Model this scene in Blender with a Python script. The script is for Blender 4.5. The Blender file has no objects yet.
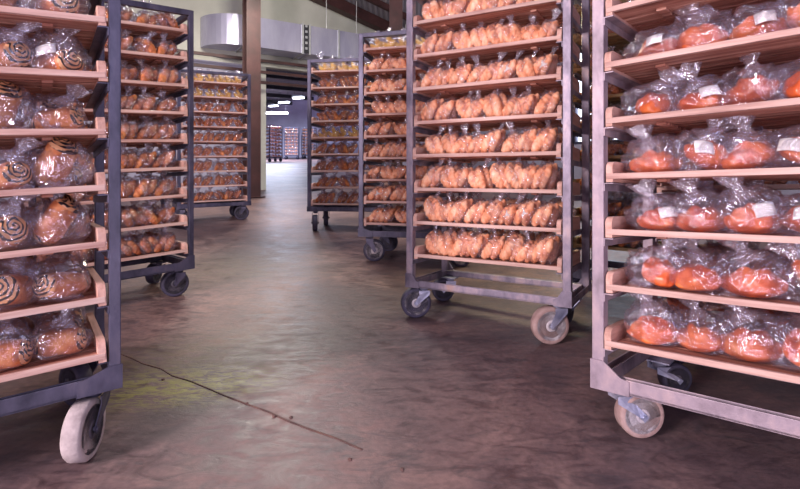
import bpy, bmesh, math, random
from mathutils import Vector, Matrix, noise
PI = math.pi
R = math.radians
random.seed(7)
scene = bpy.context.scene
col = scene.collection
F_PX, CX, HOR = 510.0, 400.0, 172.0
SLOPE = 0.055                      # the floor rises gently away from the door

def floor_z(y):
    return SLOPE * y

# ------------------------------------------------------------------ materials
def new_mat(name):
    m = bpy.data.materials.new(name); m.use_nodes = True
    nt = m.node_tree; nt.nodes.clear()
    out = nt.nodes.new('ShaderNodeOutputMaterial')
    return m, nt, out

def N(nt, typ, **kw):
    n = nt.nodes.new(typ)
    for k, v in kw.items():
        if k.startswith('i_'):
            n.inputs[k[2:].replace('_', ' ')].default_value = v
        else:
            setattr(n, k, v)
    return n

def ramp(nt, stops):
    r = nt.nodes.new('ShaderNodeValToRGB')
    cr = r.color_ramp
    while len(cr.elements) < len(stops): cr.elements.new(0.5)
    for e, (p, c) in zip(cr.elements, stops):
        e.position = p; e.color = (*c, 1)
    return r

def noisy(name, stops, scale=8, stretch=(1, 1, 1), rough=0.6, metal=0.0, bump=0.2, detail=6, coords='Object', spec=0.5, bscale=None, random_hue=0.0, bdist=0.01, coat=0.0):
    m, nt, out = new_mat(name); L = nt.links
    b = N(nt, 'ShaderNodeBsdfPrincipled', i_Roughness=rough, i_Metallic=metal)
    b.inputs['Specular IOR Level'].default_value = spec
    b.inputs['Coat Weight'].default_value = coat
    tc = N(nt, 'ShaderNodeTexCoord'); mp = N(nt, 'ShaderNodeMapping'); mp.inputs['Scale'].default_value = stretch
    L.new(tc.outputs[coords], mp.inputs['Vector'])
    oi = N(nt, 'ShaderNodeObjectInfo')
    va = N(nt, 'ShaderNodeVectorMath', operation='MULTIPLY_ADD')
    va.inputs[1].default_value = (7, 5, 9)
    cmb = N(nt, 'ShaderNodeCombineXYZ')
    for k in range(3): L.new(oi.outputs['Random'], cmb.inputs[k])
    L.new(cmb.outputs[0], va.inputs[0]); L.new(mp.outputs[0], va.inputs[2])
    nz = N(nt, 'ShaderNodeTexNoise', i_Scale=scale, i_Detail=detail, i_Roughness=0.6)
    L.new(va.outputs[0], nz.inputs['Vector'])
    r = ramp(nt, stops); L.new(nz.outputs[0], r.inputs[0])
    csrc = r.outputs[0]
    if random_hue:
        hs = N(nt, 'ShaderNodeHueSaturation')
        mr = N(nt, 'ShaderNodeMapRange'); mr.inputs['To Min'].default_value = 1 - random_hue; mr.inputs['To Max'].default_value = 1 + random_hue
        L.new(oi.outputs['Random'], mr.inputs[0]); L.new(mr.outputs[0], hs.inputs['Value'])
        L.new(r.outputs[0], hs.inputs['Color']); csrc = hs.outputs[0]
    L.new(csrc, b.inputs['Base Color'])
    if bump:
        bz = N(nt, 'ShaderNodeTexNoise', i_Scale=bscale or scale * 3, i_Detail=5)
        L.new(va.outputs[0], bz.inputs['Vector'])
        bp = N(nt, 'ShaderNodeBump', i_Strength=bump, i_Distance=bdist)
        L.new(bz.outputs[0], bp.inputs['Height']); L.new(bp.outputs[0], b.inputs['Normal'])
    L.new(b.outputs[0], out.inputs[0])
    return m

M = {}
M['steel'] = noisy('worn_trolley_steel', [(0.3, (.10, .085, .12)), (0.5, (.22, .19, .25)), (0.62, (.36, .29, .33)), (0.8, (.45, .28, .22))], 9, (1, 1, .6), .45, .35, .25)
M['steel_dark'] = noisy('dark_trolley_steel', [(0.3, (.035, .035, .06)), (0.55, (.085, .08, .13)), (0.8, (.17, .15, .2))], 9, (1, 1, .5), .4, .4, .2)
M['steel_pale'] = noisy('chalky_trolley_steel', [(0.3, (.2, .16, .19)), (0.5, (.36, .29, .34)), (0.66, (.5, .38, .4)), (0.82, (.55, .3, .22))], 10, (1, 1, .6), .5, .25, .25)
M['zinc'] = noisy('scuffed_zinc', [(0.3, (.2, .22, .34)), (0.6, (.45, .46, .6)), (0.85, (.62, .6, .66))], 14, rough=.4, metal=.5, bump=.25)
M['hub'] = noisy('dusty_white_hub', [(0.3, (.25, .22, .27)), (0.5, (.5, .46, .5)), (0.8, (.68, .62, .62))], 20, rough=.7, bump=.4)
M['hub_dark'] = noisy('dark_shaded_hub', [(0.3, (.03, .03, .04)), (0.8, (.12, .1, .13))], 20, rough=.6, bump=.3)
M['tyre_tan'] = noisy('dusty_tan_rubber', [(0.3, (.25, .15, .14)), (0.6, (.42, .29, .27)), (0.8, (.5, .38, .36))], 18, rough=.85, bump=.3)
M['tyre_grey'] = noisy('dusty_grey_rubber', [(0.3, (.32, .27, .27)), (0.6, (.5, .43, .43)), (0.8, (.58, .5, .5))], 18, rough=.9, bump=.35)
M['tyre_dark'] = noisy('black_blue_rubber', [(0.3, (.02, .02, .035)), (0.7, (.07, .06, .11))], 15, rough=.6, bump=.2)
M['wood'] = noisy('pink_brown_tray_wood', [(0.3, (.2, .07, .05)), (0.45, (.42, .17, .12)), (0.58, (.6, .31, .23)), (0.75, (.74, .47, .37))], 3.2, (.9, 14, 14), .75, 0, .35, bscale=6, random_hue=.12)
M['wood_pale'] = noisy('pale_edge_wood', [(0.3, (.38, .2, .17)), (0.5, (.6, .39, .33)), (0.8, (.78, .6, .53))], 3.2, (.9, 12, 12), .7, 0, .25, bscale=6, random_hue=.1)
M['wood_block'] = noisy('sawn_end_wood', [(0.3, (.44, .23, .18)), (0.5, (.62, .37, .3)), (0.8, (.74, .5, .43))], 3.2, (12, .9, 9), .7, 0, .25, bscale=6, random_hue=.12)
M['wood_olive'] = noisy('olive_tray_wood', [(0.3, (.14, .09, .04)), (0.5, (.29, .19, .09)), (0.8, (.45, .32, .17))], 3.2, (.9, 12, 12), .7, 0, .3, bscale=6, random_hue=.12)  # olive tone, used for one trolley's trays only
M['bun'] = noisy('glazed_orange_crust', [(0.3, (.36, .045, .015)), (0.48, (.62, .11, .03)), (0.62, (.78, .19, .05)), (0.8, (.87, .36, .15))], 11, rough=.38, bump=.5, bscale=22, bdist=.008, random_hue=.2, coat=.3)
M['croissant'] = noisy('golden_croissant_crust', [(0.3, (.56, .18, .08)), (0.46, (.84, .35, .19)), (0.6, (.95, .53, .34)), (0.78, (.98, .72, .54))], 22, rough=.5, bump=.3, bscale=60, bdist=.003, random_hue=.12)
M['roll'] = noisy('baked_brown_crust', [(0.3, (.24, .06, .02)), (0.48, (.5, .15, .05)), (0.62, (.68, .27, .1)), (0.8, (.78, .42, .2))], 20, rough=.5, bump=.3, bscale=60, bdist=.003, random_hue=.2)
M['cracker'] = noisy('yellow_bread_ring_crust', [(0.3, (.55, .25, .04)), (0.5, (.78, .46, .08)), (0.8, (.9, .68, .25))], 22, rough=.6, bump=.3, random_hue=.15)
M['paper'] = noisy('white_sticker_paper', [(0.35, (.68, .66, .66)), (0.5, (.82, .8, .78)), (0.8, (.88, .87, .84))], 4, (1, 1, 30), rough=.6, bump=0)
M['column_paint'] = noisy('red_brown_paint', [(0.3, (.03, .011, .01)), (0.55, (.055, .018, .017)), (0.8, (.085, .036, .033))], 4, rough=.55, bump=.1)
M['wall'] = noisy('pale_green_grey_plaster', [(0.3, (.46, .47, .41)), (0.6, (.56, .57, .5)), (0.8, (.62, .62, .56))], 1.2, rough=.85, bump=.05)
M['wall_dim'] = noisy('shade_tinted_plaster', [(0.3, (.34, .33, .42)), (0.6, (.42, .41, .52)), (0.8, (.48, .47, .58))], 1.2, rough=.85, bump=.05)  # plaster with the shade under the duct put into its colour
M['duct'] = noisy('galvanised_sheet', [(0.3, (.48, .47, .64)), (0.5, (.6, .6, .76)), (0.7, (.74, .74, .86))], 2.5, (1, 1, .3), .33, .6, .06)
M['flange'] = noisy('duct_flange', [(0.3, (.4, .42, .45)), (0.7, (.62, .64, .62))], 10, rough=.5, metal=.5, bump=.1)
M['black'] = noisy('matt_black', [(0.3, (.015, .015, .02)), (0.7, (.04, .04, .05))], 10, rough=.6, bump=.05)
M['glass'] = None

def poppy_mat():
    m, nt, out = new_mat('poppy_seed_swirl'); L = nt.links
    b = N(nt, 'ShaderNodeBsdfPrincipled', i_Roughness=.45)
    tc = N(nt, 'ShaderNodeTexCoord'); sp = N(nt, 'ShaderNodeSeparateXYZ')
    L.new(tc.outputs['Object'], sp.inputs[0])
    def mth(op, a, b_=None, v=None):
        n = N(nt, 'ShaderNodeMath', operation=op)
        for i, s in enumerate((a, b_)):
            if s is None: continue
            if isinstance(s, (int, float)): n.inputs[i].default_value = s
            else: L.new(s, n.inputs[i])
        return n.outputs[0]
    zz = mth('SUBTRACT', sp.outputs['Z'], .046)
    rad = mth('SQRT', mth('ADD', mth('MULTIPLY', sp.outputs['X'], sp.outputs['X']), mth('MULTIPLY', zz, zz)))
    ang = mth('ARCTAN2', zz, sp.outputs['X'])
    nz = N(nt, 'ShaderNodeTexNoise', i_Scale=60.0, i_Detail=3.0); L.new(tc.outputs['Object'], nz.inputs['Vector'])
    ph = mth('ADD', mth('ADD', mth('MULTIPLY', rad, 560), ang), mth('MULTIPLY', nz.outputs[0], 6.5))
    s = mth('SINE', ph)
    ca = ramp(nt, [(0.35, (.72, .36, .18)), (0.5, (.74, .4, .2)), (0.64, (.035, .02, .025)), (1.0, (.02, .015, .02))])
    mr = N(nt, 'ShaderNodeMapRange'); mr.inputs['From Min'].default_value = -1
    L.new(s, mr.inputs[0]); L.new(mr.outputs[0], ca.inputs[0])
    L.new(ca.outputs[0], b.inputs['Base Color'])
    bp = N(nt, 'ShaderNodeBump', i_Strength=.4, i_Distance=.004); L.new(mr.outputs[0], bp.inputs['Height']); L.new(bp.outputs[0], b.inputs['Normal'])
    L.new(b.outputs[0], out.inputs[0])
    return m
M['poppy'] = poppy_mat()

def bag_mat(name, haze, tint, gl):
    m, nt, out = new_mat(name); L = nt.links
    tr = N(nt, 'ShaderNodeBsdfTransparent'); tr.inputs[0].default_value = (.985, .985, 1, 1)
    gs = N(nt, 'ShaderNodeBsdfGlossy', i_Roughness=.07); gs.inputs[0].default_value = (*tint, 1)
    df = N(nt, 'ShaderNodeBsdfDiffuse'); df.inputs[0].default_value = (.8, .78, .92, 1)
    tc = N(nt, 'ShaderNodeTexCoord'); oi = N(nt, 'ShaderNodeObjectInfo')
    va = N(nt, 'ShaderNodeVectorMath', operation='MULTIPLY_ADD'); va.inputs[1].default_value = (5, 5, 5)
    cmb = N(nt, 'ShaderNodeCombineXYZ')
    for k in range(3): L.new(oi.outputs['Random'], cmb.inputs[k])
    L.new(cmb.outputs[0], va.inputs[0]); L.new(tc.outputs['Object'], va.inputs[2])
    nz = N(nt, 'ShaderNodeTexNoise', i_Scale=17.0, i_Detail=3.5, i_Distortion=2.2)
    L.new(va.outputs[0], nz.inputs['Vector'])
    bp = N(nt, 'ShaderNodeBump', i_Strength=1.0, i_Distance=.028)
    L.new(nz.outputs[0], bp.inputs['Height'])
    L.new(bp.outputs[0], gs.inputs['Normal'])
    lw = N(nt, 'ShaderNodeLayerWeight', i_Blend=.25); L.new(bp.outputs[0], lw.inputs['Normal'])
    mr = N(nt, 'ShaderNodeMapRange'); mr.inputs['To Min'].default_value = gl; mr.inputs['To Max'].default_value = .5
    L.new(lw.outputs['Fresnel'], mr.inputs[0])
    m1 = N(nt, 'ShaderNodeMixShader', i_Fac=haze); L.new(tr.outputs[0], m1.inputs[1]); L.new(df.outputs[0], m1.inputs[2])
    m2 = N(nt, 'ShaderNodeMixShader'); L.new(mr.outputs[0], m2.inputs[0]); L.new(m1.outputs[0], m2.inputs[1]); L.new(gs.outputs[0], m2.inputs[2])
    L.new(m2.outputs[0], out.inputs[0])
    return m
M['bag_tail'] = bag_mat('gathered_plastic_mouth', .17, (.9, .92, 1), .3)
M['bag'] = bag_mat('clear_crinkled_plastic', .035, (.86, .88, 1), .13)

def floor_mat():
    m, nt, out = new_mat('stained_concrete'); L = nt.links
    b = N(nt, 'ShaderNodeBsdfPrincipled'); b.inputs['Specular IOR Level'].default_value = .55
    tc = N(nt, 'ShaderNodeTexCoord')
    def nz(scale, detail=8, dist=0.0, st=(1, 1, 1), rot=0):
        mp = N(nt, 'ShaderNodeMapping'); mp.inputs['Scale'].default_value = st; mp.inputs['Rotation'].default_value = (0, 0, rot)
        L.new(tc.outputs['Object'], mp.inputs[0])
        n = N(nt, 'ShaderNodeTexNoise', i_Scale=scale, i_Detail=float(detail), i_Distortion=dist, i_Roughness=.62)
        L.new(mp.outputs[0], n.inputs['Vector']); return n
    def mix(fac, a, c, blend='MIX'):
        x = N(nt, 'ShaderNodeMix', data_type='RGBA', blend_type=blend)
        if isinstance(fac, float): x.inputs[0].default_value = fac
        else: L.new(fac, x.inputs[0])
        for s, i in ((a, 6), (c, 7)):
            if isinstance(s, tuple): x.inputs[i].default_value = (*s, 1)
            else: L.new(s, x.inputs[i])
        return x.outputs[2]
    n1 = nz(.9, 6, .6); r1 = ramp(nt, [(0.34, (.08, .056, .066)), (0.48, (.165, .108, .108)), (0.6, (.26, .168, .152)), (0.72, (.33, .23, .21))])
    L.new(n1.outputs[0], r1.inputs[0])
    n2 = nz(7, 10, 1.2, (1, 2.2, 1), R(35)); r2 = ramp(nt, [(0.36, (.55, .53, .56)), (0.5, (.95, .93, .93)), (0.66, (1.25, 1.2, 1.15))])
    L.new(n2.outputs[0], r2.inputs[0])
    c = mix(1.0, r1.outputs[0], r2.outputs[0], 'MULTIPLY')
    n3 = nz(45, 6); r3 = ramp(nt, [(0.3, (.75, .75, .75)), (0.7, (1.15, 1.15, 1.15))]); L.new(n3.outputs[0], r3.inputs[0])
    c = mix(1.0, c, r3.outputs[0], 'MULTIPLY')
    # dark scuffs
    n4 = nz(3.2, 12, 2.2, (1, 3, 1), R(-20)); r4 = ramp(nt, [(0.56, (0, 0, 0)), (0.68, (.6, .6, .6))]); L.new(n4.outputs[0], r4.inputs[0])
    c = mix(r4.outputs[0], c, (.06, .052, .06))
    # broken yellow patches, then dark ones with the racks' shade painted in
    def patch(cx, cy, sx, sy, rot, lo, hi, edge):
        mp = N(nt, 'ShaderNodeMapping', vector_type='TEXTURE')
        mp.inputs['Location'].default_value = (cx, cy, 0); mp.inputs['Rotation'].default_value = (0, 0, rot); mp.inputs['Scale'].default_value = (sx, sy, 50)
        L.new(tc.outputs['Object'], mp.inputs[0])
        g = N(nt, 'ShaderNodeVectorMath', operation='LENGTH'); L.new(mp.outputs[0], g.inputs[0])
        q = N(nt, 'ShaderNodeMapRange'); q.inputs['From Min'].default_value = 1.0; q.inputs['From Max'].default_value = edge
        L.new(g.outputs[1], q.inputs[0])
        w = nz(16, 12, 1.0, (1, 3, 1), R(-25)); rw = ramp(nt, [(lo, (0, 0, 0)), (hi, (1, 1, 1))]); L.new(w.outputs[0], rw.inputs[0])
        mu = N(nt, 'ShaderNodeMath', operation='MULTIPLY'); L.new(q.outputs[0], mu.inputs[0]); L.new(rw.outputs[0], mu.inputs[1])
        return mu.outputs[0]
    c = mix(patch(-.88, 2.12, .42, .22, R(12), .44, .6, .3), c, (.42, .44, .06))
    c = mix(patch(-.95, 2.3, .9, .5, R(25), .4, .75, .2), c, (.19, .16, .06))
    c = mix(patch(-1.4, 4.1, 1.3, .7, R(8), .4, .7, .2), c, (.2, .165, .1))
    c = mix(patch(.05, 3.2, 1.15, .5, R(-15), .3, .62, .3), c, (.085, .065, .072))  # racks' shadow painted into the floor colour
    c = mix(patch(-.2, 2.5, 1.0, .3, R(10), .38, .7, .3), c, (.075, .06, .062))  # nearer part of the same painted shadow
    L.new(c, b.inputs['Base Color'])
    rr = ramp(nt, [(0.3, (.34,) * 3), (0.7, (.62,) * 3)]); L.new(n2.outputs[0], rr.inputs[0]); L.new(rr.outputs[0], b.inputs['Roughness'])
    bp = N(nt, 'ShaderNodeBump', i_Strength=.25, i_Distance=.01); L.new(n2.outputs[0], bp.inputs['Height'])
    bp2 = N(nt, 'ShaderNodeBump', i_Strength=.2, i_Distance=.003); L.new(n3.outputs[0], bp2.inputs['Height']); L.new(bp.outputs[0], bp2.inputs['Normal'])
    L.new(bp2.outputs[0], b.inputs['Normal'])
    L.new(b.outputs[0], out.inputs[0])
    return m
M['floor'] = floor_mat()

def ceil_mat(name, c1, c2):
    m, nt, out = new_mat(name); L = nt.links
    b = N(nt, 'ShaderNodeBsdfPrincipled', i_Roughness=.6)
    tc = N(nt, 'ShaderNodeTexCoord'); w = N(nt, 'ShaderNodeTexWave', i_Scale=2.5, i_Distortion=.0)
    L.new(tc.outputs['Object'], w.inputs['Vector'])
    r = ramp(nt, [(0.2, c1), (0.8, c2)]); L.new(w.outputs[0], r.inputs[0]); L.new(r.outputs[0], b.inputs['Base Color'])
    bp = N(nt, 'ShaderNodeBump', i_Strength=.6, i_Distance=.05); L.new(w.outputs[0], bp.inputs['Height']); L.new(bp.outputs[0], b.inputs['Normal'])
    L.new(b.outputs[0], out.inputs[0]); return m
M['ceiling'] = ceil_mat('ribbed_roof_sheet', (.2, .19, .22), (.32, .31, .36))
M['ceiling_dark'] = ceil_mat('dark_ribbed_roof_sheet', (.09, .09, .12), (.2, .2, .27))

def emit(name, c, s):
    m, nt, out = new_mat(name)
    e = N(nt, 'ShaderNodeEmission', i_Strength=s); e.inputs[0].default_value = (*c, 1)
    nt.links.new(e.outputs[0], out.inputs[0]); return m
M['tube_light'] = emit('fluorescent_tube', (.75, .8, 1), 14)
M['day'] = emit('daylit_frosted_glass', (.78, .85, 1), 5.0)

# ------------------------------------------------------------------ mesh helpers
def finish(name, bm, mats, parent=None, smooth=False):
    bmesh.ops.recalc_face_normals(bm, faces=bm.faces)
    me = bpy.data.meshes.new(name); bm.to_mesh(me); bm.free()
    for m in (mats if isinstance(mats, (list, tuple)) else [mats]): me.materials.append(m)
    if smooth:
        for p in me.polygons: p.use_smooth = True
    o = bpy.data.objects.new(name, me); col.objects.link(o)
    if parent: o.parent = parent
    return o

def tag(o, label=None, cat=None, group=None, kind=None):
    for k, v in (('label', label), ('category', cat), ('group', group), ('kind', kind)):
        if v: o[k] = v
    return o

def box(bm, x0, x1, y0, y1, z0, z1, fn=None, bev=0.0, mi=0):
    vs = [bm.verts.new((x, y, z)) for x in (x0, x1) for y in (y0, y1) for z in (z0, z1)]
    fs = []
    for q in ((0, 1, 3, 2), (4, 6, 7, 5), (0, 4, 5, 1), (2, 3, 7, 6), (0, 2, 6, 4), (1, 5, 7, 3)):
        f = bm.faces.new([vs[i] for i in q]); f.material_index = mi; fs.append(f)
    if bev:
        es = list({e for f in fs for e in f.edges})
        r = bmesh.ops.bevel(bm, geom=es, offset=bev, segments=2, affect='EDGES', profile=.6)
        vs = list({v for f in r['faces'] for v in f.verts} | {v for v in vs if v.is_valid})
    if fn:
        for v in vs:
            if v.is_valid: v.co = Vector(fn(*v.co))
    return vs

def bar(bm, a, b, w, h, up=Vector((0, 0, 1)), mi=0):
    a, b = Vector(a), Vector(b); d = (b - a).normalized()
    s = d.cross(up)
    if s.length < 1e-4: s = Vector((1, 0, 0))
    s.normalize(); u = s.cross(d)
    vs = [bm.verts.new(p + s * sx * w / 2 + u * sz * h / 2) for p in (a, b) for sx in (-1, 1) for sz in (-1, 1)]
    for q in ((0, 1, 3, 2), (4, 6, 7, 5), (0, 4, 5, 1), (2, 3, 7, 6), (0, 2, 6, 4), (1, 5, 7, 3)):
        bm.faces.new([vs[i] for i in q]).material_index = mi

def lathe(bm, prof, axis, centre, seg=28, mi=0):
    """prof: list of (along-axis, radius); axis a horizontal unit vector"""
    ax = Vector(axis).normalized(); u = Vector((0, 0, 1)); v = ax.cross(u)
    rings = []
    for t, r in prof:
        rings.append([bm.verts.new(Vector(centre) + ax * t + (u * math.cos(2 * PI * k / seg) + v * math.sin(2 * PI * k / seg)) * max(r, 1e-4)) for k in range(seg)])
    for a, b in zip(rings, rings[1:]):
        for k in range(seg):
            f = bm.faces.new((a[k], a[(k + 1) % seg], b[(k + 1) % seg], b[k])); f.material_index = mi; f.smooth = True
    bm.faces.new(rings[0]).material_index = mi; bm.faces.new(rings[-1][::-1]).material_index = mi

# ------------------------------------------------------------------ products
def crust_roll(kind, seed):
    """returns a bmesh of one bread, resting on z=0"""
    rnd = random.Random(seed); bm = bmesh.new()
    if kind == 'bun':
        bmesh.ops.create_icosphere(bm, subdivisions=4, radius=1)
        a, b, c = .072, .052, .042
        for v in bm.verts:
            x, y, z = v.co
            tw = .10 * math.sin(6 * x + seed) * (1 - abs(z) * .4) if seed % 2 else 0
            k = 1 + .16 * noise.noise(Vector((x * 2 + seed, y * 2, z * 2))) + tw * .5 + (.055 * abs(math.sin(4.5 * x + 3.2 * y + seed)) - .03) * (1 + z)
            z2 = z if z > 0 else z * .55
            px = x * a * (1 - .08 * abs(y))
            v.co = (px * k, y * b * k * (1 - .25 * x * x), (z2 + .52) * c * k)
            if seed % 3 == 1:     # a slashed top
                v.co.z -= .005 * math.exp(-((y * 1.0 + .25 * math.sin(3 * x)) / .12) ** 2) * (z > 0)
    elif kind == 'poppy':
        seg, rings = 40, 14
        rr = .038
        prof = []
        for i in range(rings + 1):
            t = i / rings
            y = -.05 + .10 * t
            prof.append((y, rr * (1 - .10 * abs(2 * t - 1) ** 4) * (1 + .03 * math.sin(9 * t + seed))))
        prev = None; ringv = []
        for i, (y, r) in enumerate(prof):
            ring = []
            for k in range(seg):
                an = 2 * PI * k / seg
                q = r * (1 + .07 * math.cos(an - .6 + seed) + .05 * noise.noise(Vector((math.cos(an), math.sin(an), y * 20 + seed))))
                z = q * math.sin(an) * .96
                if z < -.034: z = -.034
                ring.append(bm.verts.new((q * math.cos(an) * 1.08, y, z + .036)))
            ringv.append(ring)
        for a_, b_ in zip(ringv, ringv[1:]):
            for k in range(seg):
                f = bm.faces.new((a_[k], a_[(k + 1) % seg], b_[(k + 1) % seg], b_[k])); f.smooth = True
        # spiral end faces, bulging coils
        for ring, sgn in ((ringv[0], -1), (ringv[-1], 1)):
            last = ring
            for j in range(1, 7):
                s = 1 - j / 7
                nr = [bm.verts.new((v.co.x * s, v.co.y + sgn * (.004 + .004 * (j % 2) + .002 * j), (v.co.z - .036) * s + .036)) for v in ring]
                for k in range(seg):
                    f = bm.faces.new((last[k], last[(k + 1) % seg], nr[(k + 1) % seg], nr[k])); f.material_index = 1
                last = nr
            bm.faces.new(last).material_index = 1
    elif kind in ('croissant', 'twist', 'ring'):
        n, seg = (26, 12)
        Rr = {'croissant': .030, 'twist': .026, 'ring': .02}[kind]
        Ln = {'croissant': .062, 'twist': .062, 'ring': .05}[kind]
        bend = {'croissant': .55, 'twist': .15, 'ring': 1.1}[kind] * (1 + .2 * rnd.uniform(-1, 1))
        rings = []
        for i in range(n + 1):
            u = -1 + 2 * i / n
            r = Rr * max(.02, (1 - abs(u) ** 2.3)) ** .55
            st = (abs(u) * 3.4) % 1.0
            r *= 1 + .27 * (1 - st) ** 1.5 - .08
            an = u * bend * 1.3
            cx_, cy_ = (Ln * math.sin(an) / max(.2, bend * 1.3) , Ln * (1 - math.cos(an)) / max(.2, bend * 1.3))
            tx, ty = math.cos(an), math.sin(an)
            ring = []
            for k in range(seg):
                a = 2 * PI * k / seg + (u * 1.2 if kind == 'twist' else 0)
                q = r * (1 + (.13 * math.cos(3 * a + u * 7) if kind == 'twist' else 0))
                oy, oz = q * math.cos(a), q * .88 * math.sin(a)
                ring.append(bm.verts.new((cx_ - ty * oy, cy_ + tx * oy, max(oz, -Rr * .7) + Rr * .7)))
            rings.append(ring)
        for a_, b_ in zip(rings, rings[1:]):
            for k in range(seg):
                f = bm.faces.new((a_[k], a_[(k + 1) % seg], b_[(k + 1) % seg], b_[k])); f.smooth = True
        bm.faces.new(rings[0]); bm.faces.new(rings[-1][::-1])
    for f in bm.faces: f.smooth = True
    return bm

def bag_bm(sx, sy, sz, seed, tail=1, det=4):
    """crumpled clear bag around a box of half sizes sx, sy and height sz, with a gathered flared mouth"""
    bm = bmesh.new(); rnd = random.Random(seed * 31 + 5)
    bmesh.ops.create_icosphere(bm, subdivisions=det, radius=1)
    off = Vector((seed * 3.1, seed * 1.7, 0))
    for v in bm.verts:
        d = v.co.copy()
        e = .62
        p = Vector([math.copysign(abs(c) ** e, c) for c in d])
        k = 1.04 + .16 * noise.noise(p * 1.6 + off) - .2 * abs(noise.noise(p * 2.6 + off)) - .13 * abs(noise.noise(p * 5.5 + off)) - .06 * abs(noise.noise(p * 12 + off))
        z = p.z
        pz = (z + 1) / 2 * sz
        squeeze = 1 - .28 * max(0, z) ** 1.3
        v.co = (p.x * sx * k * squeeze, p.y * sy * k * squeeze, max(.0006, pz * (k if z > 0 else 1)))
    if tail:
        ang = rnd.uniform(0, 2 * PI); lean = rnd.uniform(.2, .9)
        ax = Vector((math.cos(ang) * lean, math.sin(ang) * lean * .7, 1)).normalized()
        s = ax.cross(Vector((0, 1, .1))).normalized(); t = ax.cross(s)
        base = Vector((ax.x * sx * .45, ax.y * sy * .45, sz * .8))
        ln = rnd.uniform(.45, .8) * sz
        seg = 22; rings = []
        for i, (h, r) in enumerate(((-.15, sx * .5), (.1, sx * .27), (.32, sx * .15), (.62, sx * .32), (1.0, sx * .5))):
            ring = []
            for k in range(seg):
                a = 2 * PI * k / seg
                q = r * (1 + (.3 if i > 2 else .15) * math.sin(a * 5 + seed + i) + .15 * noise.noise(Vector((k, i, seed))))
                ring.append(bm.verts.new(base + ax * (ln * h + (.12 * ln * math.sin(a * 3 + seed) if i == 4 else 0)) + s * q * math.cos(a) + t * q * .45 * math.sin(a)))
            rings.append(ring)
        for a_, b_ in zip(rings, rings[1:]):
            for k in range(seg): bm.faces.new((a_[k], a_[(k + 1) % seg], b_[(k + 1) % seg], b_[k])).material_index = 1
    for f in bm.faces: f.smooth = True
    return bm

def sticker_bm(w, h):
    bm = bmesh.new(); g = []
    for i in range(6):
        for j in range(4):
            x = (i / 5 - .5) * w; z = (j / 3 - .5) * h
            g.append(bm.verts.new((x, .9 * x * x / .1 + .25 * z * z / .1 * .3, z)))
    for i in range(5):
        for j in range(3): bm.faces.new((g[i * 4 + j], g[i * 4 + 4 + j], g[i * 4 + 5 + j], g[i * 4 + 1 + j]))
    r = bmesh.ops.extrude_face_region(bm, geom=list(bm.faces))
    for v in [x for x in r['geom'] if isinstance(x, bmesh.types.BMVert)]: v.co.y += .0008
    return bm

def mesh_only(name, bm, mats, smooth=True):
    o = finish(name, bm, mats, smooth=smooth); me = o.data
    bpy.data.objects.remove(o); return me

MESH = {}
for s in range(5):
    MESH['bun', s] = mesh_only('bun', crust_roll('bun', s), M['bun'])
    MESH['poppy', s] = mesh_only('poppy_seed_roll', crust_roll('poppy', s), [M['roll'], M['poppy']])
    MESH['croissant', s] = mesh_only('croissant', crust_roll('croissant', s), M['croissant'])
    MESH['twist', s] = mesh_only('twisted_roll', crust_roll('twist', s), M['roll'])
    MESH['ring', s] = mesh_only('bread_ring', crust_roll('ring', s), M['cracker'])
BAGDIM = {'bun': (.094, .078, .112), 'poppy': (.078, .075, .122), 'croissant': (.062, .095, .118), 'twist': (.068, .09, .115), 'ring': (.075, .08, .11)}
for kd, (a, b, c) in BAGDIM.items():
    for s in range(6):
        MESH['bag', kd, s] = mesh_only('plastic_bag', bag_bm(a, b, c, s + len(kd) * 11, 1 if s % 4 != 3 else 0), [M['bag'], M['bag_tail']])
MESH['sticker'] = mesh_only('paper_label', sticker_bm(.05, .032), M['paper'])

PROD = {  # kind: object name, child name, category, label head, how many inside
    'bun': ('bagged_bun', 'bun', 'bread', 'glazed bun in clear bag'),
    'poppy': ('bagged_poppy_seed_roll', 'poppy_seed_roll', 'bread', 'poppy seed roll in clear bag'),
    'croissant': ('bagged_croissants', 'croissant', 'bread', 'bag of croissants'),
    'twist': ('bagged_twisted_rolls', 'twisted_roll', 'bread', 'bag of brown twisted rolls'),
    'ring': ('bagged_bread_rings', 'bread_ring', 'bread', 'bag of yellow bread rings'),
}

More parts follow.
